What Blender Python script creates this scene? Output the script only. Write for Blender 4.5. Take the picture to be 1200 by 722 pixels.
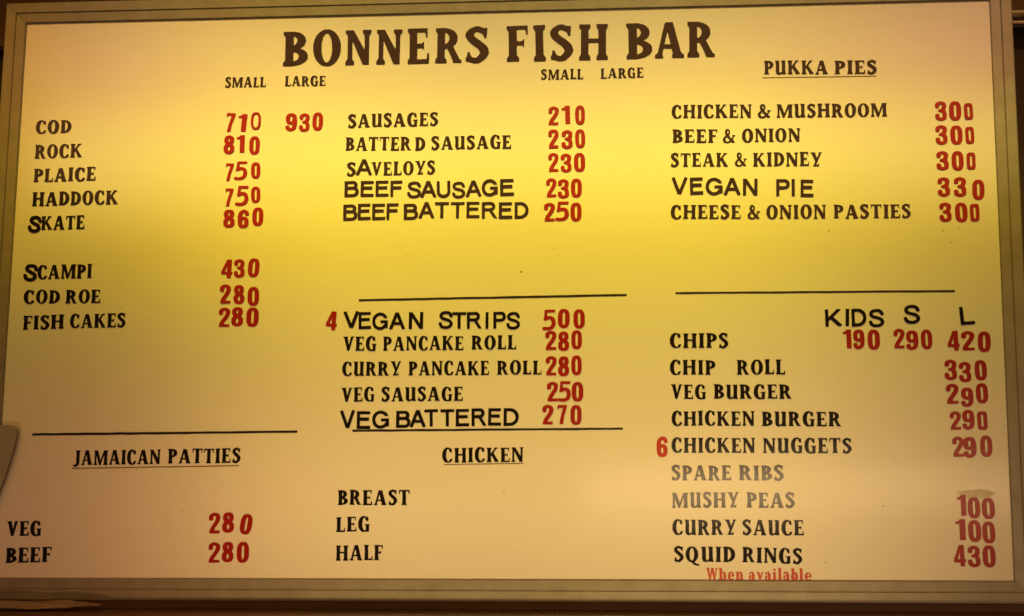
import bpy, math, random
import numpy as np
from mathutils import Vector, Matrix
from mathutils.geometry import tessellate_polygon

random.seed(11)
scene = bpy.context.scene
for o in list(bpy.data.objects):
    bpy.data.objects.remove(o)
C = scene.collection

# ---------------------------------------------------------------- camera
BZ = 2.0                       # height of the board centre
W, H = 1.25, 0.7193            # visible panel size (metres)
F, CX, CY = 1200.0, 727.835, 418.66
RV = np.array([0.1081, 0.0501, 0.0048])
TV = np.array([-0.1597, 0.0876, 1.2832])

def rodr(w):
    t = np.linalg.norm(w); k = w / t
    K = np.array([[0, -k[2], k[1]], [k[2], 0, -k[0]], [-k[1], k[0], 0]])
    return np.eye(3) + math.sin(t) * K + (1 - math.cos(t)) * K @ K
RM = rodr(RV)
CP = -RM.T @ TV
sw = lambda v: Vector((v[0], v[2], v[1]))
right, up, fwd = sw(RM[0]), sw(RM[1]), sw(RM[2])
cam_loc = sw(CP) + Vector((0, 0, BZ))
cd = bpy.data.cameras.new('camera'); cam = bpy.data.objects.new('camera', cd); C.objects.link(cam)
m = Matrix((right, up, -fwd)).transposed().to_4x4(); m.translation = cam_loc
cam.matrix_world = m
cd.sensor_fit = 'HORIZONTAL'; cd.sensor_width = 36.0; cd.lens = 36.0 * F / 1200.0
cd.shift_x = -(CX - 600) / 1200.0; cd.shift_y = (CY - 361) / 1200.0
cd.clip_start = 0.02; cd.clip_end = 60
scene.camera = cam
scene.render.resolution_x, scene.render.resolution_y = 1024, 616

def at(px, py, depth=0.0):
    """photo pixel -> point on the vertical plane y = depth (the board's face is y = 0)"""
    d = right * ((px - CX) / F) - up * ((py - CY) / F) + fwd
    t = (depth - cam_loc.y) / d.y
    return cam_loc + d * t

# ---------------------------------------------------------------- world, lamps, exposure
wd = bpy.data.worlds.new('World'); scene.world = wd; wd.use_nodes = True
bg = wd.node_tree.nodes['Background']
bg.inputs[0].default_value = (1.0, 0.55, 0.22, 1); bg.inputs[1].default_value = 0.01
scene.view_settings.view_transform = 'Standard'; scene.view_settings.look = 'None'
scene.view_settings.exposure = 0.0; scene.view_settings.gamma = 1.0
scene.view_settings.use_curve_mapping = False

def area(name, loc, target, sx, sy, power, col, spread=180):
    l = bpy.data.lights.new(name, 'AREA'); l.shape = 'RECTANGLE'; l.size = sx; l.size_y = sy
    l.energy = power; l.color = col; l.spread = math.radians(spread)
    o = bpy.data.objects.new(name, l); C.objects.link(o)
    o.location = loc
    o.rotation_euler = (Vector(target) - Vector(loc)).to_track_quat('-Z', 'Y').to_euler()
    return o

def spot(name, loc, target, power, col, angle, blend, radius=0.05):
    l = bpy.data.lights.new(name, 'SPOT'); l.energy = power; l.color = col
    l.spot_size = math.radians(angle); l.spot_blend = blend; l.shadow_soft_size = radius
    o = bpy.data.objects.new(name, l); C.objects.link(o); o.location = loc
    o.rotation_euler = (Vector(target) - Vector(loc)).to_track_quat('-Z', 'Y').to_euler()
    return o

# ceiling panel and far counter strip: placed where the glossy sheet mirrors them (veil above row 295, haze at rows 547-597)
def mirror(px, py):
    p = at(px, py); v = Vector((cam_loc.x, -cam_loc.y, cam_loc.z)); return p, p - v
_p, _d = mirror(620, 296); CEIL_FAR = _p.y + _d.y * (BZ + 1.05 - _p.z) / _d.z
CEIL_NEAR = -1.25; CEIL_Y = (CEIL_FAR + CEIL_NEAR) / 2; CEIL_L = CEIL_NEAR - CEIL_FAR
_p, _d = mirror(900, 547); _za = _p.z + _d.z * 2.5 / -_d.y
_p, _d = mirror(900, 597); _zb = _p.z + _d.z * 2.5 / -_d.y
STRIP_Z = (_za + _zb) / 2; STRIP_H = abs(_za - _zb)
def lamp(name, loc, target, sx, sy, watts, rgb, spread=180):
    k = max(rgb); area(name, loc, target, sx, sy, watts * k, tuple(c / k for c in rgb), spread)
lamp('ceiling_lamp', (-0.3, CEIL_Y, BZ + 1.05), (-0.3, CEIL_Y, 0), 4.6, CEIL_L, CEIL_L * 25, (.56, .205, .055))
lamp('counter_strip_lamp', (0.75, -2.5, STRIP_Z), (0.75, 0, STRIP_Z), 1.7, STRIP_H, 6, (.85, .56, .27))
# added narrow-beam lamps above and a low row, fitted to the board's colour bands
for x, w, aim, spr, rgb in ((0.0, 1.5, .25, 15, (.741, .351, .0)), (0.0, .7, .25, 19, (.50, .55, .025)), (-.38, .3, .25, 19, (.667, .46, .0)),
                            (.42, .3, .25, 19, (.34, .28, .0)), (.05, 1.3, .29, 11, (.0, .026, .14)), (.1, 1.4, .165, 6, (.15, .145, .035)),
                            (0.0, 1.5, .05, 13, (.22, .215, 0)), (0.0, .7, .05, 16, (.68, .475, 0)), (.42, .3, .05, 16, (.22, .18, 0))):
    lamp('added_top_lamp', (x, -1.15, BZ + 1.3), (x, 0, BZ + aim), w, .06 if spr > 11 else .04 if spr > 7 else .02, w * .6, rgb, spr)
for x, w, spr, rgb in ((0.0, 1.5, 38, (.15, .10, .05)), (0.0, .7, 44, (1.12, .77, .235)), (-.38, .3, 44, (.166, .0, .0)), (.42, .3, 44, (.78, .51, .19))):
    lamp('added_low_lamp', (x, -0.7, BZ - 0.62), (x, 0, BZ - 0.26), w, .05, w * .6, rgb, spr)  # added lamps, not real fittings; tuned to brighten the board's lower half

# ---------------------------------------------------------------- materials
def mat(name, base, rough=0.5, spec=0.5, metal=0.0, noise=None, bump=None, coat=0.0):
    mt = bpy.data.materials.new(name); mt.use_nodes = True
    nt = mt.node_tree; b = nt.nodes['Principled BSDF']
    b.inputs['Base Color'].default_value = (*base, 1)
    b.inputs['Roughness'].default_value = rough
    b.inputs['Specular IOR Level'].default_value = spec
    b.inputs['Metallic'].default_value = metal
    b.inputs['Coat Weight'].default_value = coat
    tc = nt.nodes.new('ShaderNodeTexCoord')
    if noise:
        scale, amt, col2 = noise
        n = nt.nodes.new('ShaderNodeTexNoise'); n.inputs['Scale'].default_value = scale
        n.inputs['Detail'].default_value = 6; n.inputs['Roughness'].default_value = 0.6
        nt.links.new(tc.outputs['Object'], n.inputs['Vector'])
        r = nt.nodes.new('ShaderNodeMapRange'); r.inputs[1].default_value = 0.35; r.inputs[2].default_value = 0.75
        r.inputs[4].default_value = amt
        nt.links.new(n.outputs['Fac'], r.inputs[0])
        mx = nt.nodes.new('ShaderNodeMix'); mx.data_type = 'RGBA'
        mx.inputs[6].default_value = (*base, 1); mx.inputs[7].default_value = (*col2, 1)
        nt.links.new(r.outputs[0], mx.inputs[0]); nt.links.new(mx.outputs[2], b.inputs['Base Color'])
    if bump:
        scale, strength, dist = bump
        n = nt.nodes.new('ShaderNodeTexNoise'); n.inputs['Scale'].default_value = scale
        n.inputs['Detail'].default_value = 4
        nt.links.new(tc.outputs['Object'], n.inputs['Vector'])
        bp = nt.nodes.new('ShaderNodeBump'); bp.inputs['Strength'].default_value = strength
        bp.inputs['Distance'].default_value = dist
        nt.links.new(n.outputs['Fac'], bp.inputs['Height']); nt.links.new(bp.outputs['Normal'], b.inputs['Normal'])
    return mt

def panel_material():
    mt = mat('acrylic_panel', (0.82, 0.80, 0.75), 0.42, 0.28)
    nt = mt.node_tree; b = nt.nodes['Principled BSDF']; tc = nt.nodes['Texture Coordinate']
    def noise(scale, detail=5, vec=None):
        n = nt.nodes.new('ShaderNodeTexNoise'); n.inputs['Scale'].default_value = scale
        n.inputs['Detail'].default_value = detail
        nt.links.new(vec or tc.outputs['Object'], n.inputs['Vector']); return n
    def ramp(src, lo, hi, a, c):
        r = nt.nodes.new('ShaderNodeMapRange'); r.inputs[1].default_value = lo; r.inputs[2].default_value = hi
        r.inputs[3].default_value = a; r.inputs[4].default_value = c
        nt.links.new(src, r.inputs[0]); return r.outputs[0]
    def mix(fac, a, c):
        x = nt.nodes.new('ShaderNodeMix'); x.data_type = 'RGBA'
        nt.links.new(fac, x.inputs[0])
        if isinstance(a, tuple): x.inputs[6].default_value = a
        else: nt.links.new(a, x.inputs[6])
        x.inputs[7].default_value = c
        return x.outputs[2]
    # yellowing in soft clouds, fine streaks from wiping, a few grease specks
    mp = nt.nodes.new('ShaderNodeMapping'); mp.inputs['Scale'].default_value = (1.0, 1.0, 9.0)
    nt.links.new(tc.outputs['Object'], mp.inputs['Vector'])
    cloud = ramp(noise(3.2, 4).outputs['Fac'], 0.35, 0.7, 0.0, 0.32)
    c1 = mix(cloud, (0.82, 0.80, 0.75, 1), (0.77, 0.74, 0.66, 1))
    streak = ramp(noise(16, 3, mp.outputs['Vector']).outputs['Fac'], 0.42, 0.75, 0.0, 0.10)
    c2 = mix(streak, c1, (0.70, 0.66, 0.57, 1))
    speck = ramp(noise(95, 2).outputs['Fac'], 0.755, 0.80, 0.0, 0.55)
    c3 = mix(speck, c2, (0.34, 0.28, 0.18, 1))
    nt.links.new(c3, b.inputs['Base Color'])
    nt.links.new(ramp(noise(7, 6, mp.outputs['Vector']).outputs['Fac'], 0.3, 0.7, 0.10, 0.15), b.inputs['Roughness'])
    bp = nt.nodes.new('ShaderNodeBump'); bp.inputs['Strength'].default_value = 0.2; bp.inputs['Distance'].default_value = 0.0012
    nt.links.new(noise(5, 2).outputs['Fac'], bp.inputs['Height']); nt.links.new(bp.outputs['Normal'], b.inputs['Normal'])
    return mt

M = {
    'panel': panel_material(),
    'frame': mat('anodised_metal_frame', (0.31, 0.285, 0.24), 0.42, 0.4, 0.2, (38, 0.6, (0.21, 0.18, 0.14)), (160, 0.25, 0.0006)),
    'box': mat('box_metal', (0.16, 0.14, 0.11), 0.6, 0.3, 0.0, (20, 0.5, (0.09, 0.07, 0.05))),
    'black': mat('black_vinyl', (0.012, 0.008, 0.007), 0.11, 0.7, 0.0, (60, 0.5, (0.022, 0.014, 0.010))),
    'red': mat('red_vinyl', (0.36, 0.016, 0.008), 0.22, 0.45, 0.0, (70, 0.6, (0.26, 0.010, 0.006))),
    'bright_red': mat('bright_red_vinyl', (0.50, 0.035, 0.012), 0.32, 0.45, 0.0, (70, 0.5, (0.40, 0.02, 0.010))),
    'line': mat('black_tape', (0.014, 0.010, 0.008), 0.35, 0.45),
    'thin': mat('thin_brown_line', (0.16, 0.12, 0.07), 0.5, 0.4, 0.0, (80, 0.6, (0.30, 0.25, 0.17))),
    'wall': mat('dark_wall', (0.040, 0.022, 0.011), 0.7, 0.3, 0.0, (9, 0.7, (0.022, 0.012, 0.006)), (40, 0.3, 0.002)),
    'wood': mat('dark_wood', (0.11, 0.058, 0.026), 0.5, 0.35, 0.0, (7, 0.8, (0.09, 0.042, 0.019)), (60, 0.3, 0.001)),
    'bead': mat('pale_bead', (0.72, 0.62, 0.46), 0.5, 0.4, 0.0, (30, 0.5, (0.28, 0.21, 0.13))),
    'plastic': mat('grey_plastic', (0.34, 0.33, 0.27), 0.5, 0.4, 0.0, (50, 0.5, (0.26, 0.25, 0.20))),
    'paper': mat('kraft_paper', (0.30, 0.22, 0.13), 0.75, 0.2, 0.0, (24, 0.7, (0.20, 0.14, 0.08)), (50, 0.5, 0.003)),
    'grease': mat('grease', (0.30, 0.24, 0.12), 0.4, 0.4),
    'residue': mat('glue_residue', (0.62, 0.56, 0.45), 0.75, 0.2, 0.0, (220, 0.9, (0.80, 0.76, 0.68))),
}

def link(name, me, material, parent=None, **props):
    o = bpy.data.objects.new(name, me); C.objects.link(o)
    if material is not None and not me.materials: me.materials.append(material)
    if parent is not None: o.parent = parent
    for k, v in props.items(): o[k] = v
    return o

def mesh(name, verts, faces):
    me = bpy.data.meshes.new(name); me.from_pydata([tuple(v) for v in verts], [], faces); me.update(); return me

def box_mesh(name, x0, x1, y0, y1, z0, z1, bev=0.0):
    import bmesh
    bm = bmesh.new(); bmesh.ops.create_cube(bm, size=1)
    for v in bm.verts:
        v.co = Vector(((x0 + x1) / 2 + v.co.x * (x1 - x0), (y0 + y1) / 2 + v.co.y * (y1 - y0), (z0 + z1) / 2 + v.co.z * (z1 - z0)))
    if bev: bmesh.ops.bevel(bm, geom=bm.edges[:], offset=bev, segments=2, affect='EDGES')
    me = bpy.data.meshes.new(name); bm.to_mesh(me); bm.free(); return me

# ---------------------------------------------------------------- setting: wall and its moulding, shelf
WALL_Y = 0.075
FW = 0.027                                             # frame width
LEDGE = BZ - H / 2 - FW - 0.009                       # top of the shelf
ZB = BZ - H / 2 - FW                                   # underside of the frame
link('wall', box_mesh('wall', -2.2, 2.2, WALL_Y, WALL_Y + 0.1, 0.6, 3.2), M['wall'], kind='structure')
zt = at(1192, 36, WALL_Y).z; z1 = at(1192, 29.5, WALL_Y - 0.02).z; z2 = at(1192, 17.5, WALL_Y - 0.02).z
corn = link('cornice', box_mesh('cornice', -2.1, 2.1, WALL_Y - 0.018, WALL_Y + 0.02, zt, zt + 0.16, 0.003), M['wood'], kind='structure')
for zz in (z1, z2):
    link('bead', box_mesh('bead', 0.3, 2.1, WALL_Y - 0.030, WALL_Y - 0.016, zz - 0.0018, zz + 0.0018, 0.0008), M['bead'], corn)
sh = link('shelf', box_mesh('shelf', -1.6, 1.6, -0.045, WALL_Y, LEDGE - 0.09, LEDGE, 0.001), M['wood'],
          label='dark brown wooden shelf ledge running under the menu board', category='shelf')
scene.render.filter_size = 1.8

link('batten', box_mesh('batten', -1.5, 1.5, -0.0035, WALL_Y - 0.002, LEDGE, ZB, 0.0005), M['wood'], sh)

# ---------------------------------------------------------------- the menu board
board = bpy.data.objects.new('menu_board', None); C.objects.link(board)
board.location = (0, 0, ZB); board.empty_display_size = 0.1
board['label'] = 'cream menu board with black dish names, red prices and a grey metal frame'
board['category'] = 'menu board'
OFF = Vector((0, 0, ZB))
def bpart(name, me, material, parent=None):
    """mesh in world coordinates -> part of the board"""
    me.transform(Matrix.Translation(-OFF))
    return link(name, me, material, parent or board)
panel = bpart('panel', box_mesh('panel', -W / 2 - 0.010, W / 2 + 0.010, 0.0, 0.004, BZ - H / 2 - 0.010, BZ + H / 2 + 0.010), M['panel'])
bpart('back_box', box_mesh('back_box', -W / 2 - 0.022, W / 2 + 0.022, 0.0055, WALL_Y, BZ - H / 2 - 0.022, BZ + H / 2 + 0.022, 0.002), M['box'])

# frame rails: stepped profile (u outwards from the inner edge, v towards the viewer), mitred
prof = [(0, -0.002), (0, .0022), (.0008, .0032), (.0116, .0040), (.0120, .0036), (.0122, .0030), (.0128, .0030),
        (.0130, .0040), (.0137, .0048), (.0252, .0054), (.0264, .0048), (.0270, .0034), (.0270, -.030), (.0240, -.030), (.0240, -.0048), (.0115, -.0048), (.0115, -.002)]
def rail(side):
    n = len(prof); V = []; Fc = []
    for e in (-1, 1):
        for u, v in prof:
            if side in 'tb':
                s = 1 if side == 't' else -1
                V.append((e * (W / 2 + u - 0.0002), -v, BZ + s * (H / 2 + u)))
            else:
                s = 1 if side == 'r' else -1
                V.append((s * (W / 2 + u), -v, BZ + e * (H / 2 + u - 0.0002)))
    for i in range(n):
        j = (i + 1) % n; Fc.append((i, j, n + j, n + i))
    Fc.append(tuple(range(n))); Fc.append(tuple(range(2 * n - 1, n - 1, -1)))
    me = mesh('frame_rail', V, Fc)
    import bmesh
    bm = bmesh.new(); bm.from_mesh(me); bmesh.ops.recalc_face_normals(bm, faces=bm.faces[:]); bm.to_mesh(me); bm.free()
    return me
for s in 'tblr': bpart('frame_rail', rail(s), M['frame'])

# ---------------------------------------------------------------- glyph shapes: drawn on a grid, outlined, extruded
RES = 110
class G:
    def __init__(s, w, lo=-0.30, hi=1.12):
        s.lo = lo; s.x = np.arange(-0.12, w + 0.14, 1.0 / RES); s.y = np.arange(lo, hi, 1.0 / RES)
        s.X, s.Y = np.meshgrid(s.x, s.y); s.m = np.zeros(s.X.shape, bool)
    def poly(s, pts, cut=False):
        c = np.zeros(s.X.shape, bool); n = len(pts)
        for i in range(n):
            (x0, y0), (x1, y1) = pts[i], pts[(i + 1) % n]
            if y0 == y1: continue
            k = ((y0 > s.Y) != (y1 > s.Y)) & (s.X < (x1 - x0) * (s.Y - y0) / (y1 - y0) + x0)
            c ^= k
        s.m = s.m & ~c if cut else s.m | c
        return s
    def rect(s, x0, y0, x1, y1, cut=False): return s.poly([(x0, y0), (x1, y0), (x1, y1), (x0, y1)], cut)
    def seg(s, p, q, w0, w1=None):
        w1 = w0 if w1 is None else w1
        d = np.array(q, float) - np.array(p, float); d /= np.linalg.norm(d); nn = np.array([-d[1], d[0]])
        p = np.array(p); q = np.array(q)
        return s.poly([tuple(p + nn * w0 / 2), tuple(q + nn * w1 / 2), tuple(q - nn * w1 / 2), tuple(p - nn * w0 / 2)])
    def diag(s, xb, yb, xt, yt, w, w2=None):
        w2 = w if w2 is None else w2
        return s.poly([(xb - w / 2, yb), (xb + w / 2, yb), (xt + w2 / 2, yt), (xt - w2 / 2, yt)])
    def ell(s, cx, cy, rx, ry, icx, icy, irx, iry, n=2.0, keep=None):
        o = np.abs((s.X - cx) / rx) ** n + np.abs((s.Y - cy) / ry) ** n < 1
        i = np.abs((s.X - icx) / irx) ** n + np.abs((s.Y - icy) / iry) ** n < 1
        r = o & ~i
        if keep is not None: r &= keep(s.X, s.Y)
        s.m |= r; return s
    def pen(s, pts, a, b, n=2.0, closed=False):
        """elliptic (or squarish, n>2) nib along a Catmull-Rom path; a, b are half widths"""
        P = [np.array(p, float) for p in pts]
        if not hasattr(a, '__len__'): a = [a] * len(P)
        P = [2 * P[0] - P[1]] + P + [2 * P[-1] - P[-2]]
        for k in range(1, len(P) - 2):
            p0, p1, p2, p3 = P[k - 1:k + 3]
            st = max(4, int(np.linalg.norm(p2 - p1) * 34))
            for t in np.linspace(0, 1, st):
                q = 0.5 * (2 * p1 + (p2 - p0) * t + (2 * p0 - 5 * p1 + 4 * p2 - p3) * t * t + (-p0 + 3 * p1 - 3 * p2 + p3) * t ** 3)
                aa = a[k - 1] * (1 - t) + a[k] * t
                s.m |= np.abs((s.X - q[0]) / aa) ** n + np.abs((s.Y - q[1]) / b) ** n < 1
        return s
    def stem(s, x, w, y0=0.0, y1=1.0, sv=0.05, sh=0.055, tl=1, tr=1, bl=1, br=1):
        h = w / 2; f = sh * 1.9; c = h * 0.96
        L = [(x - h - sv * bl, y0), (x + h + sv * br, y0), (x + h + sv * br, y0 + sh), (x + h * (1 if br else 1), y0 + f), (x + c, (y0 + y1) / 2),
             (x + h, y1 - f), (x + h + sv * tr, y1 - sh), (x + h + sv * tr, y1), (x - h - sv * tl, y1), (x - h - sv * tl, y1 - sh),
             (x - h, y1 - f), (x - c, (y0 + y1) / 2), (x - h, y0 + f), (x - h - sv * bl, y0 + sh)]
        return s.poly(L)

def serif_glyph(ch, T):
    """flared serif capitals; T = style (stem, thin, serif overhang, serif height)"""
    st, th, sv, sh = T['st'], T['th'], T['sv'], T['sh']
    g = G(1.15)
    S = lambda x, **k: g.stem(x, k.pop('w', st), sv=k.pop('sv', sv), sh=sh, **k)
    bowl = lambda x0, y0, y1, xr, tv, tb: g.ell(x0, (y0 + y1) / 2, xr - x0, (y1 - y0) / 2, x0, (y0 + y1) / 2, xr - x0 - tv, (y1 - y0) / 2 - tb, 2.25, lambda X, Y: X >= x0)
    tick = lambda x, y, dy: g.poly([(x, y), (x - 0.09, y), (x - 0.045, y + dy), (x, y + dy)])
    s0 = sv + st / 2
    if ch == 'A':
        g.diag(0.12, 0, 0.36, 0.97, th * 1.25, th * 1.2); g.diag(0.68, 0, 0.42, 1.0, st * 1.08, st * 1.0)
        g.rect(0.32, 0.93, 0.44, 1.0)
        g.rect(0.19, 0.27, 0.6, 0.27 + th * 0.95)
        g.poly([(0, 0), (0.25, 0), (0.24, sh), (0.17, sh * 1.8), (0.1, sh * 1.8), (0, sh)])
        g.poly([(0.50, 0), (0.85, 0), (0.85, sh), (0.76, sh * 1.8), (0.58, sh * 1.8), (0.5, sh)])
    elif ch == 'B':
        S(s0, tr=0, br=0); bowl(s0, 0.46, 1.0, 0.60, st * 1.0, th); bowl(s0, 0.0, 0.53, 0.66, st * 1.05, th)
    elif ch in 'CG':
        g.ell(0.36, 0.5, 0.36, 0.53, 0.42, 0.5, 0.42 - st * 1.12, 0.53 - th * 1.05, 2.1,
              lambda X, Y: ~((X > 0.44) & (Y > 0.24) & (Y < 0.80)) & (X < 0.70))
        g.poly([(0.44, 0.96), (0.56, 0.93), (0.63, 1.0), (0.655, 0.70), (0.56, 0.68), (0.47, 0.80)])
        if ch == 'C': g.pen([(0.42, 0.03), (0.56, 0.06), (0.67, 0.2)], [0.06, 0.06, 0.025], 0.045)
        else:
            g.rect(0.40, -0.02, 0.60, 0.045)
            g.poly([(0.47, 0.0), (0.70, 0.0), (0.70, 0.42), (0.75, 0.44), (0.75, 0.49), (0.40, 0.49), (0.40, 0.44), (0.505, 0.42), (0.505, 0.12)])
    elif ch == 'D':
        S(s0, tr=0, br=0); bowl(s0, 0.0, 1.0, 0.72, st * 1.05, th)
    elif ch in 'EFL':
        S(s0, tr=ch == 'L', br=ch == 'F')
        if ch != 'L':
            g.rect(s0, 1 - th, 0.56, 1.0); tick(0.58, 1.0, -0.27)
            g.rect(s0, 0.50 - th / 2, 0.46, 0.50 + th / 2); g.poly([(0.36, 0.5), (0.48, 0.63), (0.48, 0.37)])
        if ch != 'F':
            e = 0.60 if ch == 'E' else 0.56
            g.rect(s0, 0.0, e - 0.01, th); tick(e + 0.02, 0.0, 0.29)
    elif ch == 'H':
        S(s0); S(0.84 - s0); g.rect(s0, 0.48, 0.84 - s0, 0.48 + th)
    elif ch == 'I': S(s0)
    elif ch == 'J':
        g.stem(0.34, st, y0=0.12, sv=sv, sh=sh, bl=0, br=0)
        g.pen([(0.34, 0.22), (0.30, 0.04), (0.17, -0.06), (0.04, -0.02)], [st * 0.5, st * 0.5, 0.10, 0.05], 0.06)
    elif ch == 'K':
        S(s0); g.diag(s0 + 0.08, 0.42, 0.62, 0.97, th * 1.5, th * 1.3)
        g.poly([(0.28, 0.56), (0.46, 0.62), (0.80, sh), (0.84, 0), (0.52, 0), (0.54, sh)])
        g.poly([(0.50, 1.0), (0.76, 1.0), (0.76, 1 - sh), (0.66, 1 - 1.8 * sh), (0.55, 1 - 1.8 * sh), (0.5, 1 - sh)])
    elif ch == 'M':
        g.stem(0.13, th * 1.4, sv=sv * 1.1, sh=sh, tr=0); S(0.92, w=st, tl=0)
        g.poly([(0.06, 1.0), (0.30, 1.0), (0.56, 0.20), (0.49, 0.0), (0.42, 0.0), (0.14, 0.86)])
        g.diag(0.48, 0.0, 0.83, 1.0, th * 1.2, th * 1.4); g.rect(0.79, 0.94, 0.9, 1.0)
    elif ch == 'N':
        tn = T.get('nth', th * 1.35)
        g.stem(0.16, tn, sv=sv * 1.25, sh=sh, tl=1, tr=0); g.stem(0.72, tn, sv=sv * 1.25, sh=sh, bl=0, br=0)
        g.poly([(0.03, 1.0), (0.28, 1.0), (0.72 + tn / 2, 0.18), (0.72 + tn / 2, 0.0), (0.58, 0.0), (0.16, 0.86)])
    elif ch in 'OQ':
        g.ell(0.38, 0.5, 0.38, 0.525, 0.375, 0.5, 0.38 - st * 1.05, 0.525 - th * 0.95, 2.05)
        if ch == 'Q': g.pen([(0.34, 0.06), (0.48, -0.05), (0.62, -0.17), (0.80, -0.19)], [0.05, 0.09, 0.10, 0.03], 0.05)
    elif ch in 'PR':
        S(s0, tr=0); bowl(s0, 0.40, 1.0, 0.64, st * 1.05, th)
        if ch == 'R': g.poly([(0.32, 0.47), (0.50, 0.50), (0.72, sh), (0.77, sh), (0.77, 0), (0.52, 0), (0.50, sh)])
    elif ch == 'S':
        a = st * 0.47
        g.pen([(0.49, 0.885), (0.32, 0.965), (0.165, 0.87), (0.16, 0.72), (0.32, 0.55), (0.47, 0.40), (0.50, 0.22), (0.33, 0.035), (0.12, 0.09)],
              [0.07, 0.08, a * 0.9, a, a * 1.25, a * 1.1, a, 0.09, 0.07], 0.068 if st < .2 else 0.075)
        g.poly([(0.50, 0.99), (0.575, 0.99), (0.555, 0.69), (0.50, 0.70), (0.43, 0.90)])
        g.poly([(0.06, -0.01), (0.10, 0.29), (0.145, 0.29), (0.22, 0.10)])
    elif ch == 'T':
        S(0.35, tl=0, tr=0); g.rect(0.03, 1 - th, 0.67, 1.0)
        g.poly([(0.0, 1.0), (0.09, 1.0), (0.05, 0.72), (0.0, 0.72)]); g.poly([(0.70, 1.0), (0.61, 1.0), (0.65, 0.72), (0.70, 0.72)])
    elif ch == 'U':
        g.stem(s0, st, y0=0.18, sv=sv, sh=sh, tr=0, bl=0, br=0)
        g.stem(0.70 - st / 2, st, sv=sv, sh=sh, tr=0, bl=0)
        g.pen([(s0, 0.24), (s0 + 0.03, 0.07), (0.28, 0.02), (0.40, 0.07), (0.55, 0.22)], [st * .5, st * .5, 0.08, 0.05, 0.03], 0.05)
    elif ch == 'V':
        g.poly([(0.02, 1.0), (0.30, 1.0), (0.44, 0.30), (0.66, 0.95), (0.76, 1.0), (0.66, 1.0), (0.43, 0.0), (0.31, 0.0), (0.10, 0.86)])
        g.diag(0.385, 0.0, 0.65, 1.0, th * 1.3, th * 1.7); g.rect(0.56, 1 - sh, 0.78, 1.0); g.rect(0.0, 1 - sh, 0.34, 1.0)
    elif ch == 'W':
        for dx in (0, 0.40):
            g.poly([(0.04 + dx, 1.0), (0.26 + dx, 1.0), (0.40 + dx, 0.1), (0.36 + dx, 0.0), (0.27 + dx, 0.0)])
            g.diag(0.34 + dx, 0, 0.52 + dx, 1.0, th * 1.2, th * 1.3)
        g.rect(0, 1 - sh, 0.30, 1.0); g.rect(0.84, 1 - sh, 1.02, 1.0)
    elif ch == 'Y':
        g.poly([(0.05, 1.0), (0.29, 1.0), (0.44, 0.50), (0.44, 0.34), (0.32, 0.34)])
        g.diag(0.26, 0.0, 0.66, 1.0, th * 1.6, th * 1.4)
        g.rect(0.0, 1 - sh, 0.34, 1.0); g.rect(0.54, 1 - sh, 0.76, 1.0)
        g.poly([(0.16, 0.0), (0.56, 0.0), (0.58, 0.16), (0.52, 0.16), (0.44, 0.075), (0.20, 0.075)])
    elif ch == '&':
        a = st * 0.42
        g.pen([(0.80, 0.50), (0.66, 0.22), (0.42, 0.02), (0.16, 0.06), (0.11, 0.28), (0.30, 0.50), (0.46, 0.66), (0.46, 0.86), (0.33, 0.95), (0.23, 0.84), (0.28, 0.62), (0.48, 0.34), (0.74, 0.05)],
              [0.04, 0.05, 0.08, a, a, 0.06, 0.06, 0.06, 0.06, a * .8, a, a, a * 1.1], 0.05)
        g.rect(0.66, 0.47, 0.90, 0.53); g.rect(0.66, 0.0, 0.86, 0.06)
    # lower case
    elif ch == 'l': S(s0, y1=1.0, tr=0)
    elif ch == 'i': S(s0, y1=0.66, tr=0); g.pen([(s0, 0.86), (s0, 0.87)], 0.105, 0.085)
    elif ch in 'hn':
        S(s0, y1=1.0 if ch == 'h' else 0.66, tr=0); g.stem(0.62 - st / 2, st, y1=0.46, sv=sv, sh=sh, tl=0, tr=0)
        g.pen([(s0, 0.46), (0.34, 0.63), (0.48, 0.60), (0.62 - st / 2, 0.44)], [0.03, 0.05, 0.07, st * .5], 0.06)
    elif ch == 'e':
        g.ell(0.29, 0.33, 0.29, 0.36, 0.31, 0.33, 0.29 - st * 0.85, 0.36 - th, 2.1, lambda X, Y: ~((X > 0.34) & (Y > 0.14) & (Y < 0.30)))
        g.rect(0.12, 0.30, 0.55, 0.30 + th * 0.8)
    elif ch == 'a':
        g.stem(0.50 - st / 2, st, y1=0.50, sv=sv, sh=sh, bl=0, tl=0, tr=0)
        g.pen([(0.08, 0.50), (0.18, 0.63), (0.34, 0.62), (0.50 - st / 2, 0.46)], [0.07, 0.06, 0.06, st * .5], 0.055)
        g.ell(0.24, 0.19, 0.24, 0.21, 0.27, 0.19, 0.12, 0.13)
    elif ch == 'v':
        g.poly([(0.03, 0.66), (0.24, 0.66), (0.36, 0.2), (0.34, 0.0), (0.24, 0.0)]); g.diag(0.30, 0, 0.50, 0.66, th * 1.2, th * 1.3)
        g.rect(0, 0.60, 0.28, 0.66); g.rect(0.42, 0.60, 0.60, 0.66)
    elif ch == 'b':
        S(s0, y1=1.0, tr=0, bl=0, br=0); g.ell(0.30, 0.33, 0.30, 0.35, 0.28, 0.33, 0.30 - st, 0.35 - th, 2.1)
    return g

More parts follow.
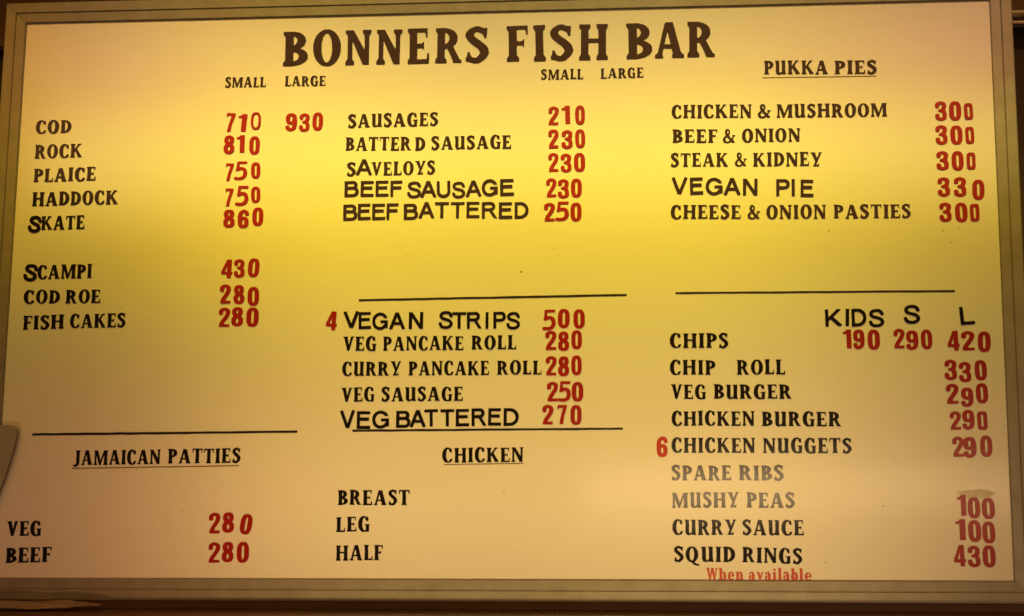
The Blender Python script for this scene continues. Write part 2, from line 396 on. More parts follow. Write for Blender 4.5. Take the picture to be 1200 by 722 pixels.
def sans_glyph(ch, w=0.155):
    g = G(1.15); h = w / 2; L = lambda x: g.rect(x, 0, x + w, 1)
    def bowl(x0, y0, y1, xr, t=w):
        my = (y0 + y1) / 2; ry = (y1 - y0) / 2; rx = min(ry, xr - x0) ; xc = xr - rx
        g.rect(x0, y1 - t, xc, y1); g.rect(x0, y0, xc, y0 + t)
        g.ell(xc, my, rx, ry, xc, my, rx - t, ry - t, 2.15, lambda X, Y: X >= xc)
    if ch == 'A':
        g.seg((0.0 + h * 1.0, 0), (0.46, 1.0), w); g.seg((0.92 - h, 0), (0.46, 1.0), w); g.rect(0.22, 0.26, 0.70, 0.26 + w * .9)
        g.rect(-0.2, 1.0, 1.2, 1.2, True); g.rect(-.2, -.2, 1.2, 0, True); g.rect(0.46 - w * .62, .93, .46 + w * .62, 1.0)
    elif ch == 'B': L(0); bowl(0, 0.46, 1, 0.70); bowl(0, 0, 0.46 + w, 0.76)
    elif ch == 'D': L(0); bowl(0, 0, 1, 0.80)
    elif ch in 'EF':
        L(0); g.rect(0, 1 - w, 0.74, 1); g.rect(0, 0.46, 0.68, 0.46 + w)
        if ch == 'E': g.rect(0, 0, 0.76, w)
    elif ch == 'L': L(0); g.rect(0, 0, 0.70, w)
    elif ch == 'I': L(0)
    elif ch == 'T': g.rect(0, 1 - w, 0.82, 1); g.rect(0.41 - h, 0, 0.41 + h, 1)
    elif ch == 'P': L(0); bowl(0, 0.40, 1, 0.72)
    elif ch == 'R': L(0); bowl(0, 0.44, 1, 0.76); g.poly([(0.38, 0.5), (0.55, 0.52), (0.86, 0), (0.67, 0)])
    elif ch == 'K': L(0); g.seg((0.08, 0.32), (0.74, 1.0), w * .95); g.seg((0.27, 0.55), (0.78, 0), w * 1.1); g.rect(-.2, 1, 1.2, 1.2, True); g.rect(-.2, -.3, 1.2, 0, True); g.rect(-.2, 0, 0, 1, True)
    elif ch == 'N': L(0); g.rect(0.78 - w, 0, 0.78, 1); g.poly([(0, 1), (w * 1.1, 1), (0.78, 0), (0.78 - w * 1.1, 0)])
    elif ch == 'V': g.seg((0.44, -0.02), (h, 1.0), w); g.seg((0.44, -0.02), (0.88 - h, 1.0), w); g.rect(-.2, -.3, 1.2, 0, True); g.rect(0.44 - w * .6, 0, .44 + w * .6, .07)
    elif ch == 'U':
        g.rect(0, 0.34, w, 1); g.rect(0.78 - w, 0.34, 0.78, 1)
        g.ell(0.39, 0.36, 0.39, 0.38, 0.39, 0.36, 0.39 - w, 0.38 - w, 2.1, lambda X, Y: Y <= 0.36)
    elif ch == 'G':
        g.ell(0.46, 0.5, 0.46, 0.52, 0.46, 0.5, 0.46 - w, 0.52 - w, 2.1, lambda X, Y: ~((X > 0.5) & (Y > 0.34) & (Y < 0.70)))
        g.rect(0.48, 0.40, 0.92, 0.40 + w * .9); g.rect(0.92 - w * .95, 0.10, 0.92, 0.46)
    elif ch == 'S':
        g.pen([(0.70, 0.73), (0.60, 0.90), (0.40, 0.945), (0.19, 0.89), (0.12, 0.74), (0.20, 0.61), (0.40, 0.53), (0.60, 0.45), (0.70, 0.29), (0.62, 0.12), (0.40, 0.055), (0.17, 0.11), (0.08, 0.29)], h * 1.0, h * 0.98)
    return g

def digit_glyph(ch, thin=False):
    g = G(0.8); a = 0.110 if not thin else 0.066; b = 0.080 if not thin else 0.058; w = 2 * a
    if ch == '0': g.ell(0.28, 0.5, 0.28, 0.505, 0.28, 0.5, 0.28 - w, 0.505 - 2 * b, 2.7)
    elif ch == 'o': g.ell(0.28, 0.5, 0.28, 0.505, 0.28, 0.5, 0.28 - w * .95, 0.505 - 2.1 * b, 4.5)     # squared-off nought
    elif ch == '1': g.rect(0.17, 0, 0.17 + w * 1.02, 1); g.poly([(0.0, 0.76), (0.0, 0.86), (0.12, 0.90), (0.20, 1.0), (0.3, 1.0), (0.3, 0.76)])
    elif ch == '2':
        g.pen([(0.10, 0.70), (0.12, 0.86), (0.28, 0.93), (0.44, 0.86), (0.45, 0.68), (0.35, 0.48), (0.20, 0.27), (0.13, 0.10)], a, b)
        g.rect(0.02, 0, 0.55, 0.145)
    elif ch == '3':
        g.pen([(0.10, 0.74), (0.12, 0.87), (0.28, 0.93), (0.44, 0.86), (0.45, 0.70), (0.38, 0.56), (0.26, 0.525)], a, b)
        g.pen([(0.26, 0.525), (0.40, 0.49), (0.465, 0.32), (0.44, 0.13), (0.27, 0.065), (0.12, 0.13), (0.09, 0.28)], a, b)
    elif ch == '4':
        g.rect(0.31, 0, 0.31 + w, 1); g.rect(0, 0.19, 0.59, 0.335); g.poly([(0.0, 0.335), (0.0, 0.20), (0.14, 0.22), (0.36, 0.80), (0.42, 1.0), (0.28, 1.0)])
    elif ch == '5':
        a *= .92
        g.rect(0.12, 0.86, 0.60, 1.0); g.poly([(0.10, 1.0), (0.24, 1.0), (0.20, 0.52), (0.05, 0.46)])
        g.pen([(0.14, 0.55), (0.30, 0.61), (0.46, 0.55), (0.52, 0.33), (0.44, 0.13), (0.25, 0.065), (0.06, 0.08)], a, b)
    elif ch in '69':
        g.ell(0.28, 0.31, 0.28, 0.315, 0.28, 0.31, 0.28 - w, 0.315 - 2 * b, 2.5)
        g.pen([(0.10, 0.32), (0.095, 0.62), (0.15, 0.84), (0.30, 0.93), (0.43, 0.87), (0.46, 0.76)], a, b)
        if ch == '9': g.m = g.m[::-1, ::-1]; g.x = g.x; g.flip = True
    elif ch == '7':
        g.rect(0.0, 0.85, 0.50, 1.0); g.poly([(0.30, 0.86), (0.50, 0.86), (0.46, 0.72), (0.36, 0.40), (0.30, 0.0), (0.10, 0.0), (0.17, 0.40)]); g.rect(0, .78, .07, .9)
    elif ch == '8':
        g.ell(0.28, 0.745, 0.255, 0.26, 0.28, 0.75, 0.255 - w, 0.26 - 2 * b, 2.4)
        g.ell(0.28, 0.285, 0.28, 0.29, 0.28, 0.285, 0.28 - w, 0.29 - 2 * b, 2.4)
    return g

def outline(g):
    """marching squares on the blurred mask -> closed loops"""
    f = np.pad(g.m.astype(float), 4)
    for _ in range(2):
        f = (np.roll(f, 1, 0) + f * 2 + np.roll(f, -1, 0)) / 4; f = (np.roll(f, 1, 1) + f * 2 + np.roll(f, -1, 1)) / 4
    f -= 0.5; b = f > 0
    code = b[:-1, :-1] * 1 + b[:-1, 1:] * 2 + b[1:, 1:] * 4 + b[1:, :-1] * 8
    nxt = {}; pos = {}
    E = {0: ((0, 0), (0, 1)), 1: ((0, 1), (1, 1)), 2: ((1, 0), (1, 1)), 3: ((0, 0), (1, 0))}
    tab = {1: [(3, 0)], 2: [(0, 1)], 3: [(3, 1)], 4: [(1, 2)], 5: [(3, 2), (1, 0)], 6: [(0, 2)], 7: [(3, 2)], 8: [(2, 3)], 9: [(2, 0)],
           10: [(0, 3), (2, 1)], 11: [(2, 1)], 12: [(1, 3)], 13: [(1, 0)], 14: [(0, 3)]}
    def key(i, j, e):
        (a, c), (d, q) = E[e]; A = (i + a, j + c); B = (i + d, j + q); k = (A, B)
        if k not in pos:
            fa, fb = f[A], f[B]; t = fa / (fa - fb); pos[k] = (A[1] + (B[1] - A[1]) * t, A[0] + (B[0] - A[0]) * t)
        return k
    for i, j in zip(*np.nonzero((code > 0) & (code < 15))):
        for e0, e1 in tab[int(code[i, j])]: nxt[key(i, j, e0)] = key(i, j, e1)
    loops = []
    while nxt:
        k0 = next(iter(nxt)); k = k0; lp = []
        while k in nxt: lp.append(pos[k]); k = nxt.pop(k)
        if len(lp) > 12: loops.append(np.array(lp) / RES)
    return loops

def simplify(P, tol=0.0055):
    n = len(P); i0 = 0; i1 = int(np.argmax(((P - P[0]) ** 2).sum(1)))
    def dp(idx):
        if len(idx) < 3: return idx
        a, c = P[idx[0]], P[idx[-1]]; d = c - a; L = np.linalg.norm(d) + 1e-12
        q = P[idx[1:-1]] - a; dist = np.abs(q[:, 0] * d[1] - q[:, 1] * d[0]) / L
        k = int(np.argmax(dist))
        if dist[k] < tol: return [idx[0], idx[-1]]
        return dp(idx[:k + 2])[:-1] + dp(idx[k + 1:])
    A = dp(list(range(i0, i1 + 1))); B = dp(list(range(i1, n)) + [0])
    return P[A[:-1] + B[:-1]]

TH = 0.0009                                            # thickness of a stuck-on letter
GL = {}
STY = {'R': dict(st=0.235, th=0.098, sv=0.05, sh=0.055), 'T': dict(st=0.225, th=0.112, sv=0.055, sh=0.085, nth=0.155)}
def glyph(font, ch):
    """mesh normalised to x 0..width, z -> cap height 1, y 0..-1 thickness; returns (mesh, width, zmin, zmax)"""
    if (font, ch) in GL: return GL[(font, ch)]
    g = serif_glyph(ch, STY[font]) if font in STY else sans_glyph(ch, 0.178 if font == 'S' else 0.225) if font in 'SB' else digit_glyph(ch, font == 'd')
    loops = [simplify(l) for l in outline(g)]
    loops = [l for l in loops if len(l) > 3]
    allp = np.concatenate(loops); x0 = allp[:, 0].min(); wd_ = allp[:, 0].max() - x0
    yo = g.lo - 4.0 / RES
    polys = [[Vector((p[0] - x0, p[1] + yo, 0)) for p in l] for l in loops]
    if font in 'Dd' :
        zs = [v.y for l in polys for v in l]; a, c = min(zs), max(zs)
        for l in polys:
            for v in l: v.y = (v.y - a) / (c - a)
    flat = [v for l in polys for v in l]; n = len(flat)
    start = []; k = 0
    for l in polys: start.append(k); k += len(l)
    sa = [sum(l[i - 1].x * l[i].y - l[i].x * l[i - 1].y for i in range(len(l))) for l in polys]
    big = max(range(len(sa)), key=lambda i: abs(sa[i])); sg = 1 if sa[big] > 0 else -1
    def inside(p, l):
        c = False
        for i in range(len(l)):
            a, b = l[i - 1], l[i]
            if (a.y > p.y) != (b.y > p.y) and p.x < (b.x - a.x) * (p.y - a.y) / (b.y - a.y) + a.x: c = not c
        return c
    tris = []
    for i, l in enumerate(polys):
        if sa[i] * sg < 0: continue
        grp = [i] + [j for j in range(len(polys)) if sa[j] * sg < 0 and inside(polys[j][0], l)]
        idx = [start[j] + q for j in grp for q in range(len(polys[j]))]
        tris += [tuple(idx[q] for q in t) for t in tessellate_polygon([polys[j] for j in grp])]
    V = [(v.x, -1.0, v.y) for v in flat] + [(v.x, 0.0, v.y) for v in flat]
    Fc = []
    for t in tris:
        a, c, d = (flat[i] for i in t)
        ar = (c.x - a.x) * (d.y - a.y) - (c.y - a.y) * (d.x - a.x)
        if abs(ar) < 1e-9: continue
        t = tuple(t) if ar > 0 else tuple(reversed(t))
        Fc.append(t); Fc.append(tuple(n + i for i in reversed(t)))
    k = 0
    for l in polys:
        m_ = len(l)
        for i in range(m_): Fc.append((k + i, n + k + i, n + k + (i + 1) % m_, k + (i + 1) % m_))
        k += m_
    me = mesh('glyph', V, Fc)
    import bmesh
    bm = bmesh.new(); bm.from_mesh(me); bmesh.ops.recalc_face_normals(bm, faces=bm.faces[:]); bm.to_mesh(me); bm.free()
    me.materials.append(M['black'])
    zs = [v.y for v in flat]
    GL[(font, ch)] = (me, wd_, min(zs), max(zs)); return GL[(font, ch)]

def place(name, font, ch, x0, base, width, height, material, tilt=0.0, slant=0.0):
    """x0 = left edge, base = baseline point on the board (world), sizes in metres"""
    me, gw, za, zb = glyph(font, ch)
    o = bpy.data.objects.new(name, me); C.objects.link(o)
    o.parent = panel
    sx = width / gw; lift = TH * random.uniform(0.75, 1.3)
    mw = Matrix(((sx, 0, slant * height, 0), (0, lift, 0, 0), (0, 0, height, 0), (0, 0, 0, 1)))
    mw = Matrix.Rotation(-tilt, 4, 'Y') @ mw
    mw.translation = Vector((x0, 0.0, base.z)) - OFF
    o.matrix_parent_inverse = Matrix.Identity(4); o.matrix_local = mw
    if material is not M['black']:
        o.material_slots[0].link = 'OBJECT'; o.material_slots[0].material = material
    return o

def word(text, x0, x1, y0, y1, cap, font='R', name='letter', material=None, jit=0.25):
    """one word between photo pixels x0..x1, baseline running from y0 to y1, cap height in pixels"""
    A, B = at(x0, y0), at(x1, y1)
    hgt = (at(x0, y0 - cap) - A).length
    tot = B.x - A.x
    gl = [glyph(font, c) for c in text]
    sp = 0.115 if font == 'R' else 0.1
    nat = sum(g[1] for g in gl) + sp * (len(text) - 1)
    k = tot / nat; x = A.x; px = 0.00105
    for c, g in zip(text, gl):
        t = (x - A.x) / max(tot, 1e-6)
        b = A.lerp(B, t); b.z += random.uniform(-jit, jit) * px
        place(name, font, c, x, b, g[1] * k, hgt * random.uniform(0.985, 1.015), material or M['black'],
              tilt=math.atan2(B.z - A.z, tot) + random.uniform(-0.012, 0.012))
        x += (g[1] + sp) * k

def boxes(text, data, font='S', name='replacement_letter', material=None):
    """characters one by one: (x0, x1, ytop, ybottom) in photo pixels, optional tilt in degrees"""
    for c, d in zip(text, data):
        x0, x1, ya, yb = d[:4]; til = math.radians(d[4]) if len(d) > 4 else random.uniform(-0.02, 0.02) + 0.012
        A = at(x0, yb); B = at(x1, yb); Tt = at((x0 + x1) / 2, ya); bb = at((x0 + x1) / 2, yb)
        hgt = Tt.z - bb.z
        shear = abs(math.sin(til)) * hgt
        f = 'B' if c == '$' else font
        c = 'S' if c == '$' else c
        me, gw, za, zb = glyph(f, c)
        sc = hgt / (zb - za)
        base = bb.copy(); base.z = bb.z - za * sc
        wid = max(B.x - A.x - shear * 0.6, 0.3 * (B.x - A.x))
        place(name, f, c, A.x + (math.sin(til) * hgt if til > 0 else 0) * 0.6, base, wid, sc, material or M['black'], tilt=til, slant=0)

# title
boxes('BONNERSFISHBAR', [(331.5, 360.5, 37.5, 77.5), (366.5, 399.5, 35.3, 78), (404.5, 435, 35.7, 76.3), (441, 471, 35, 75.5), (477.5, 503, 33.8, 75),
      (510, 541, 33, 74), (545, 573, 31, 74), (593.5, 619, 30.7, 72.5), (625, 640, 30, 72), (644.5, 672, 29, 72), (678.5, 712.5, 28.5, 70.7),
      (734, 764.5, 27.5, 69.5), (767.5, 801.5, 26.2, 68.3), (805.5, 838, 25.5, 67)], 'T', 'title_letter')
# column headings and dish names
for t, x0, x1, y0, y1, cap in [
    ('SMALL', 264, 311.5, 102.5, 102, 11.5), ('LARGE', 334, 381.5, 101.2, 100.3, 11.5), ('SMALL', 634, 683.5, 93.3, 92.5, 11.5), ('LARGE', 704, 754, 92, 90.8, 11.5),
    ('COD', 42, 83.5, 157, 155.8, 15), ('ROCK', 41, 96, 185.5, 184.2, 15.5), ('PLAICE', 39.5, 112, 213.6, 211.4, 15.6), ('HADDOCK', 38, 138, 241.4, 239, 15.8),
    ('KATE', 48.5, 99, 269.6, 268.2, 15.8), ('CAMPI', 44, 107.5, 327, 325.8, 16.3), ('COD', 28, 70, 355.8, 355.5, 15.5), ('ROE', 77, 117.5, 355.6, 355.2, 15.7),
    ('FISH', 27, 75, 386.4, 385, 16.2), ('CAKES', 82, 147, 384.4, 383.4, 16.2),
    ('SAUSAGES', 408, 513.5, 149.6, 147.2, 15.2), ('BATTER', 405, 481.5, 176.6, 176, 15.5), ('D', 486.5, 498.5, 176.4, 176.2, 15.5), ('SAUSAGE', 505.5, 599, 175.4, 173.8, 15.2),
    ('S', 406.5, 417, 206.2, 206, 15.6), ('VELOYS', 435, 510, 205.8, 203.8, 15.6),
    ('VEG', 402, 441, 411.3, 411.2, 16.6), ('PANCAKE', 449, 543, 411, 410.2, 16.4), ('ROLL', 552.5, 605, 409.8, 409.3, 16.4),
    ('CURRY', 401, 470, 440.7, 440.3, 16.5), ('PANCAKE', 479, 573, 440.2, 439.4, 16.4), ('ROLL', 582.5, 634.5, 439.4, 438.9, 16.4),
    ('VEG', 400, 439, 471, 470.6, 16.6), ('SAUSAGE', 447, 542.5, 470.4, 469.6, 16.4), ('CHICKEN', 518.5, 613.5, 542.2, 541.2, 17),
    ('BREAST', 396, 480, 592, 591.9, 17.4), ('LEG', 394, 433.5, 623.3, 622.6, 17.5), ('HALF', 393.5, 448.5, 657, 656.4, 17.8),
    ('JAMAICAN', 86, 188, 545.2, 543.7, 17), ('PATTIES', 197, 281.8, 543.5, 542.4, 17), ('VEG', 8.2, 48.5, 628.4, 627.5, 17.3), ('BEEF', 7, 60, 659.4, 658.7, 17.5),
    ('PUKKA', 895.5, 970, 87.3, 86.7, 15.6), ('PIES', 978, 1027.5, 86.7, 86.3, 15.6),
    ('CHICKEN', 787, 881, 138.4, 137.9, 15.3), ('&', 888, 903, 137.8, 137.6, 15.6), ('MUSHROOM', 910, 1039.5, 137.7, 136.5, 15.4),
    ('BEEF', 788, 840.5, 167.5, 167, 15.5), ('&', 847, 861.5, 167, 166.9, 15.6), ('ONION', 869.5, 938, 166.6, 165.8, 15.4),
    ('STEAK', 786, 853, 195.3, 195.2, 15.7), ('&', 861, 875, 194.8, 194.6, 15.8), ('KIDNEY', 882.5, 963, 195, 194.4, 16),
    ('CHEESE', 786, 868, 256.4, 256.4, 15.9), ('&', 876, 890.5, 256.3, 256.2, 15.9), ('ONION', 898, 968, 256.4, 256, 15.9), ('PASTIES', 977, 1067.5, 256, 255.4, 16),
    ('CHIPS', 785, 853.5, 407.8, 407.9, 17), ('CHIP', 785, 838.5, 439.3, 439.2, 17.1), ('ROLL', 863.5, 920, 439, 438.8, 17.2),
    ('VEG', 786, 827.5, 467.5, 467.5, 16.8), ('BURGER', 836.5, 927.5, 467.5, 467.5, 16.8), ('CHICKEN', 787, 884.5, 498.8, 499.1, 17), ('BURGER', 893, 985.5, 499.4, 499.6, 17),
    ('CHICKEN', 787, 885, 530.5, 530.9, 17.3), ('NUGGETS', 894, 998, 530.8, 531, 17.4), ('SPARE', 787, 857, 562.8, 563, 17.3), ('RIBS', 866, 918.5, 562.9, 563, 17.4),
    ('MUSHY', 787.5, 866, 595, 594.8, 17.6), ('PEAS', 875, 931.5, 594.8, 595, 17.6), ('CURRY', 788, 863, 626.8, 627, 17.8), ('SAUCE', 870, 942, 627, 627.3, 17.8),
    ('SQUID', 790, 861.5, 658.3, 658.5, 17.8), ('RINGS', 870, 940, 659, 660.8, 17.8)]:
    word(t, x0, x1, y0, y1, cap)
word('When', 827.5, 871, 679.4, 679.7, 14, 'R', 'small_letter', M['bright_red'])
word('available', 877.5, 951, 679.6, 680.4, 14, 'R', 'small_letter', M['bright_red'])
# plain replacement letters put in later
boxes('$', [(32, 48.5, 252, 272, -7)]); boxes('$', [(26.5, 44, 308.3, 329, -7)]); boxes('A', [(417, 436, 186.8, 205.5)])
boxes('BEEFSAUSAGE', [(403.5, 420.5, 212.5, 231.2), (422.5, 438, 212.2, 230.6), (440, 455.5, 212, 230.6), (457.5, 471.5, 212, 230.6), (477, 493.5, 213, 232.5), (492.5, 511.5, 212.5, 231.5),
      (511.7, 528, 212.5, 232.2), (529.5, 545.5, 213.5, 233, 3), (545.5, 564.5, 212, 231), (564.5, 583.5, 210.4, 230.4), (586, 602.5, 210.2, 229.6)])
boxes('BEEFBATTERED', [(402, 419, 240, 259), (419.2, 434.5, 239, 258), (436, 451.5, 239, 258), (453, 467, 238.5, 257.6), (473, 490, 239, 257.8), (490.5, 509, 237, 256), (509.5, 526, 237, 255.7),
      (528, 544.3, 237, 256), (546.5, 562, 236.6, 255.6), (564.5, 582.5, 237, 256.2), (584.5, 600.5, 237.3, 256.5), (603, 619.5, 237, 256.5)])
boxes('VEGANSTRIPS', [(402.5, 421, 365, 384.5), (420, 435, 366, 386, 1.5), (436, 454.5, 366.3, 386.7, -1), (456, 474.7, 366.5, 386.2), (479, 496, 366, 385.7), (514, 530.5, 364.7, 385.7), (529.7, 546.3, 366, 385.5),
      (547, 564.5, 366, 385.5), (569, 572.4, 366, 385.5, 0), (578, 593, 365.6, 385.2), (593.3, 609.5, 366, 386.5)])
boxes('VEGBATTERED', [(398.5, 416, 481, 502), (418, 434, 482, 503), (436, 456, 481.5, 502.7), (464, 481, 481.6, 501.6), (480, 499, 481, 501), (497, 513.7, 480.2, 500.2), (516, 532.5, 480, 500),
      (534, 550, 479.6, 500), (552.5, 570, 479, 499.6), (572, 587.3, 478.6, 499), (590, 608, 478.5, 499.4)])
boxes('VEGANPIE', [(787, 805.7, 207.5, 227.5, -1), (808.5, 824.3, 208.4, 228.2), (827, 847, 208.4, 229), (848, 868, 208.7, 228.7), (870.5, 888, 209.4, 229, -1), (909.5, 925.7, 210, 229.8, -1), (927.7, 931.6, 210, 230, -0.5), (938, 953.6, 210.6, 230.6, -1.5)])
boxes('KIDSSL', [(967, 987, 362.6, 383), (990.7, 995.3, 362, 382.2, -2), (998, 1015.7, 362, 383), (1018, 1036.5, 362.5, 384), (1059, 1078.5, 357.6, 380), (1125, 1142.7, 360, 381.2, 4)])
# prices, numeral by numeral
N = lambda t, d, f='D', m='red': boxes(t, d, f, 'price_numeral', M[m])
N('71', [(264, 275, 132.3, 154.4, -4), (278, 289, 133.5, 154, -4)]); N('0', [(294, 305.5, 131.8, 152)], 'd')
N('930', [(334.5, 348, 133, 154), (350.5, 362.7, 133, 154.5), (366, 378.4, 132, 153)])
N('810', [(262, 274.5, 159, 180.6), (277, 286.5, 158.6, 179), (292, 304.3, 160, 181.4)])
N('750', [(263.5, 273.3, 191.4, 212, -3), (274, 289.6, 189.3, 211), (294, 305.2, 190.5, 209.6)])
N('750', [(263, 272.8, 220.8, 241.7, -3), (275.5, 291, 218, 241.3), (294, 305.2, 219, 238)])
N('860', [(261.5, 275, 246, 267), (278.5, 291.5, 246, 267.3), (295.5, 308.4, 243.4, 265)])
N('430', [(259, 272.5, 304, 325.6, -2), (274, 286.6, 304, 325.6), (290, 303.8, 302.6, 324.6, -3)])
N('280', [(257.5, 270.6, 333.6, 356), (273.5, 286.4, 334.4, 356.6), (290, 303.6, 336.6, 358.6)])
N('280', [(256, 269.3, 360.6, 383.2), (271, 284.6, 360, 382.6), (288.5, 302.9, 360.4, 383)])
N('4', [(381.5, 395, 364.6, 386.6, -3)]); N('6', [(769.5, 782.6, 511.7, 535.8)], 'D', 'bright_red')
N('210', [(642.5, 655, 125, 146.6), (658, 668.4, 124.4, 145.6), (674, 685.6, 124, 146.2)])
N('230', [(642.5, 655, 152, 174), (658, 671.2, 152.8, 174.5), (674, 686, 152, 173.6)])
N('230', [(642.5, 655, 179.6, 201.6), (657, 670, 180.4, 202.4), (672.5, 686, 179.6, 201.6)])
N('230', [(640, 652.6, 209.2, 231.4), (653.5, 667, 210.2, 232.8), (669, 682, 209.6, 231.6)])
N('250', [(637.5, 650.6, 238, 259.4), (650.3, 666.8, 236.6, 259), (668.5, 681.6, 237.8, 259.6)])
N('500', [(635, 651.5, 363.4, 387.4), (653.8, 667.6, 362.2, 384.6), (672, 685.6, 362.8, 385.4)])
N('280', [(639, 652.4, 388, 410.4), (654, 667, 388.8, 411.6), (669.5, 682, 387.2, 409.4)])
N('280', [(639.5, 652.5, 417.6, 440.2), (654, 667, 417.8, 441), (669.5, 681.8, 416.8, 440)])
N('250', [(641, 654.2, 447.8, 470.6), (653.4, 669, 447, 471), (670, 683.6, 448, 470.8)])
N('270', [(635.5, 648.6, 474.6, 497.6), (653.4, 664.4, 475, 497.2), (668.5, 681.6, 475, 498.2)])
N('280', [(244.5, 258, 601, 625.4), (260.5, 274, 600.6, 624.4), (280, 295.6, 601.3, 625.4, -8)])
N('280', [(244, 257.6, 635.6, 659.6), (260, 273.4, 635.2, 659), (277.3, 291.4, 635.2, 659.6)])
N('30o', [(1096, 1109.6, 119, 141.6), (1112.5, 1126.6, 119, 141.2), (1130, 1140.6, 121.4, 140.4)])
N('30o', [(1096.5, 1110.6, 147, 169.6), (1114, 1128.4, 147.4, 169.6), (1131.5, 1142, 149, 168.6)])
N('30o', [(1097.5, 1112, 177.4, 199.6), (1115.5, 1129.6, 177.4, 200), (1133, 1143.4, 179, 198.8)])
N('330', [(1099, 1113.6, 208, 230.6), (1118, 1132.6, 207.6, 230.6), (1139.5, 1154, 210.8, 234, -1)])
N('30o', [(1101, 1115.4, 237.6, 260.2), (1119.5, 1134.4, 238, 260.6), (1137, 1148, 239.2, 259.4)])
N('190', [(988, 998.2, 386.4, 408.6), (1000, 1013.6, 386.6, 409.6), (1017, 1031.4, 386.6, 410)])
N('290', [(1047.5, 1060.4, 385.4, 408.4), (1062, 1076.6, 387.6, 410.6), (1079.5, 1093, 386.6, 409.6)])
N('420', [(1110.5, 1125, 388, 411.4), (1127, 1142.8, 388.2, 411), (1146, 1161.2, 388.6, 412.6, -1)])
N('330', [(1107, 1121.6, 421.6, 445.6), (1124, 1138.6, 424.4, 448.2), (1142.5, 1157, 422.4, 446)])
N('290', [(1109, 1124, 450, 473.4), (1126.5, 1141, 454.4, 477.2), (1144, 1158.4, 449.4, 473)])
N('29o', [(1113.5, 1126.8, 482.4, 503.8), (1128, 1142.4, 480.6, 504), (1145.5, 1157.6, 482.4, 504)])
N('290', [(1116.5, 1130.2, 512, 535.6), (1129, 1145, 512.6, 537), (1149, 1163.2, 510.6, 535.6)])
N('100', [(1122, 1132.6, 580, 604.4), (1134.5, 1149, 583, 607.6), (1151, 1166.4, 583.8, 608.6)])
N('100', [(1120, 1131.8, 608.4, 633), (1135, 1150.4, 610, 635.4), (1151.5, 1167, 611.6, 637)])
N('430', [(1118, 1132.4, 639, 664.2), (1134.5, 1149.2, 639.8, 665), (1152, 1167.4, 639.4, 665.2)])

# ruled lines: tape strips, thin underlines
def strip(name, x0, y0, x1, y1, thick, material, lift):
    A, B = at(x0, y0), at(x1, y1); h = thick * 0.00105 / 2; n = 24; V = []; Fc = []
    for i in range(n + 1):
        p = A.lerp(B, i / n); w = h * random.uniform(0.9, 1.08); dz = random.uniform(-1, 1) * h * 0.12
        for y in (0.0, -lift):
            V.append((p.x, y, p.z + w + dz)); V.append((p.x, y, p.z - w + dz))
    for i in range(n):
        a = 4 * i; q = a + 4
        Fc += [(a + 2, a + 3, q + 3, q + 2), (a, a + 2, q + 2, q), (a + 3, a + 1, q + 1, q + 3), (a + 1, a, q, q + 1)]
    Fc += [(0, 1, 3, 2), (4 * n + 2, 4 * n + 3, 4 * n + 1, 4 * n)]
    return bpart(name, mesh(name, V, Fc), material, panel)
strip('rule_line', 420.6, 352.0, 734.4, 345.8, 2.7, M['line'], 0.0005)
strip('rule_line', 791.5, 343.6, 1119, 341.2, 2.4, M['line'], 0.0005)
strip('rule_line', 38, 509.2, 348.5, 506, 2.8, M['line'], 0.0005)
strip('rule_line', 413, 504.8, 730, 502.4, 2.5, M['line'], 0.0005)
strip('underline', 84, 549, 280.5, 545.8, 1.3, M['thin'], 0.0003)
strip('underline', 520, 544.6, 613.5, 543, 1.2, M['thin'], 0.0003)
strip('underline', 893.5, 91.3, 1027.5, 89.3, 1.3, M['thin'], 0.0003)
# glue left behind above the lower hundred
def blob(cx, cy, rx, ry, n=26, name='glue_residue', m='residue'):
    V = []; c = at(cx, cy)
    for y in (0, -0.00025):
        for i in range(n):
            a = 2 * math.pi * i / n; k = random.uniform(0.72, 1.12)
            p = at(cx + rx * k * math.cos(a), cy + ry * k * math.sin(a)); V.append((p.x, y, p.z))
    Fc = [tuple(range(2 * n - 1, n - 1, -1))] + [(i, (i + 1) % n, n + (i + 1) % n, n + i) for i in range(n)]
    return bpart(name, mesh(name, V, Fc), M[m], panel)
blob(1143, 579, 22, 5.5)
for cx, cy, rx, ry in ((1104.5, 270, .7, 1.7), (1123.5, 268, .6, 1.2), (971, 270.5, .5, 1.6), (1114.5, 284, 1.2, .6), (610.7, 318.6, 1.2, 1.5), (650, 291, .8, .7), (1035, 593, .9, .9), (478, 300, .6, .8)):
    blob(cx, cy, rx, ry, 9, 'grease_spot', 'grease')

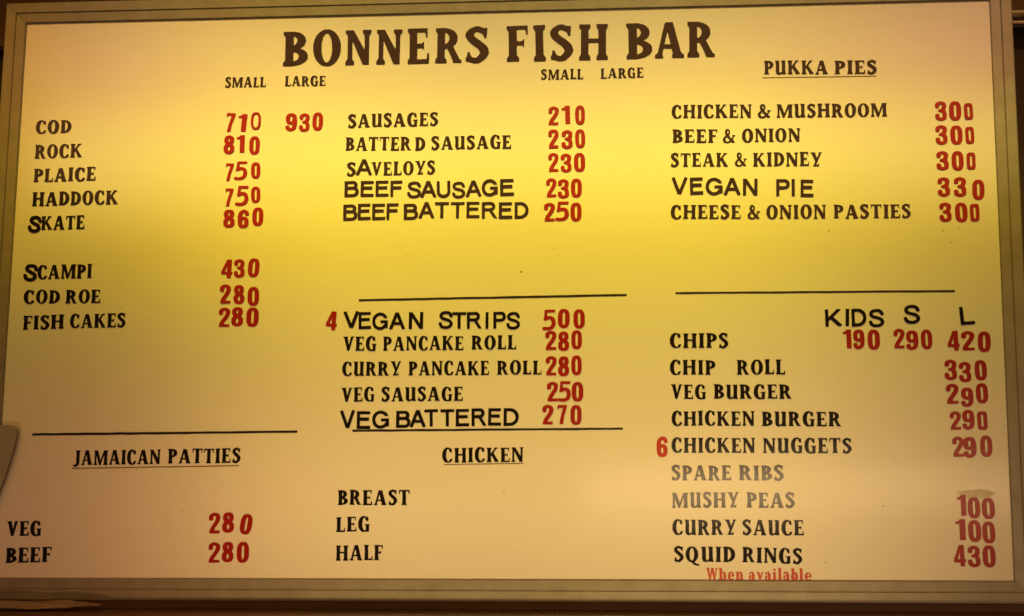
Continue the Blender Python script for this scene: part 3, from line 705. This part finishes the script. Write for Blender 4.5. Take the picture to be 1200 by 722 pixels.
# ---------------------------------------------------------------- grey clip over the left edge of the board
def clip():
    pts = [(-40, 499.5), (-10, 498.6), (8, 498.2), (17, 499), (20.2, 501.5), (20.6, 505), (18.5, 516), (14.5, 532), (8.5, 551), (1.5, 571), (-7, 592), (-24, 604), (-40, 606)]
    n = len(pts); V = []; Fc = []
    lv = [(-0.0053, 1.0), (-0.0085, 1.0), (-0.0093, 0.97)]
    cx = sum(p[0] for p in pts) / n; cy = sum(p[1] for p in pts) / n
    for y, k in lv:
        for px, py in pts:
            p = at(cx + (px - cx) * k, cy + (py - cy) * k, y); V.append((p.x, y, p.z))
    for L in range(2):
        for i in range(n):
            j = (i + 1) % n; Fc.append((L * n + i, L * n + j, (L + 1) * n + j, (L + 1) * n + i))
    Fc.append(tuple(2 * n + i for i in range(n))); Fc.append(tuple(reversed(range(n))))
    me = mesh('clip', V, Fc)
    import bmesh
    bm = bmesh.new(); bm.from_mesh(me); bmesh.ops.recalc_face_normals(bm, faces=bm.faces[:]); bm.to_mesh(me); bm.free()
    return me
link('clip', clip(), M['plastic'], label='small dull grey plastic clip lapped over the frame of the menu board', category='clip')

# ---------------------------------------------------------------- crumpled paper on the shelf in front of the frame
def paper_twist():
    y0 = -0.026; A = at(-60, 709, y0); B = at(119, 711.5, y0)
    nu, nv = 60, 28; V = []; Fc = []
    for i in range(nu + 1):
        t = i / nu; p = A.lerp(B, t)
        r = 0.0052 * (1 - 0.30 * t) * min(1.0, ((1 - t) / 0.22)) ** 0.55 + 0.0004
        if 0.80 < t < 0.86: r *= 0.86
        for j in range(nv):
            a = 2 * math.pi * j / nv
            k = 1 + 0.20 * math.sin(3 * a + 5 * t) + 0.12 * math.sin(5 * a - 9 * t + 1) + 0.07 * math.sin(23 * t + 2 * a)
            V.append((p.x, y0 + 1.7 * r * k * math.cos(a), LEDGE + 0.0085 + 0.0006 * math.sin(9 * t) + r * k * math.sin(a)))
    for i in range(nu):
        for j in range(nv):
            q = (j + 1) % nv; Fc.append((i * nv + j, i * nv + q, (i + 1) * nv + q, (i + 1) * nv + j))
    Fc.append(tuple(range(nv))); Fc.append(tuple(range(nu * nv + nv - 1, nu * nv - 1, -1)))
    zmin = min(v[2] for v in V); V = [(x, y, z - zmin + LEDGE) for x, y, z in V]
    me = mesh('paper_twist', V, Fc)
    for p in me.polygons: p.use_smooth = True
    return me
link('paper_twist', paper_twist(), M['paper'], label='twisted brown paper lying on the dark shelf against the board frame', category='paper')

scene.render.engine = 'CYCLES'
scene.cycles.use_light_tree = False
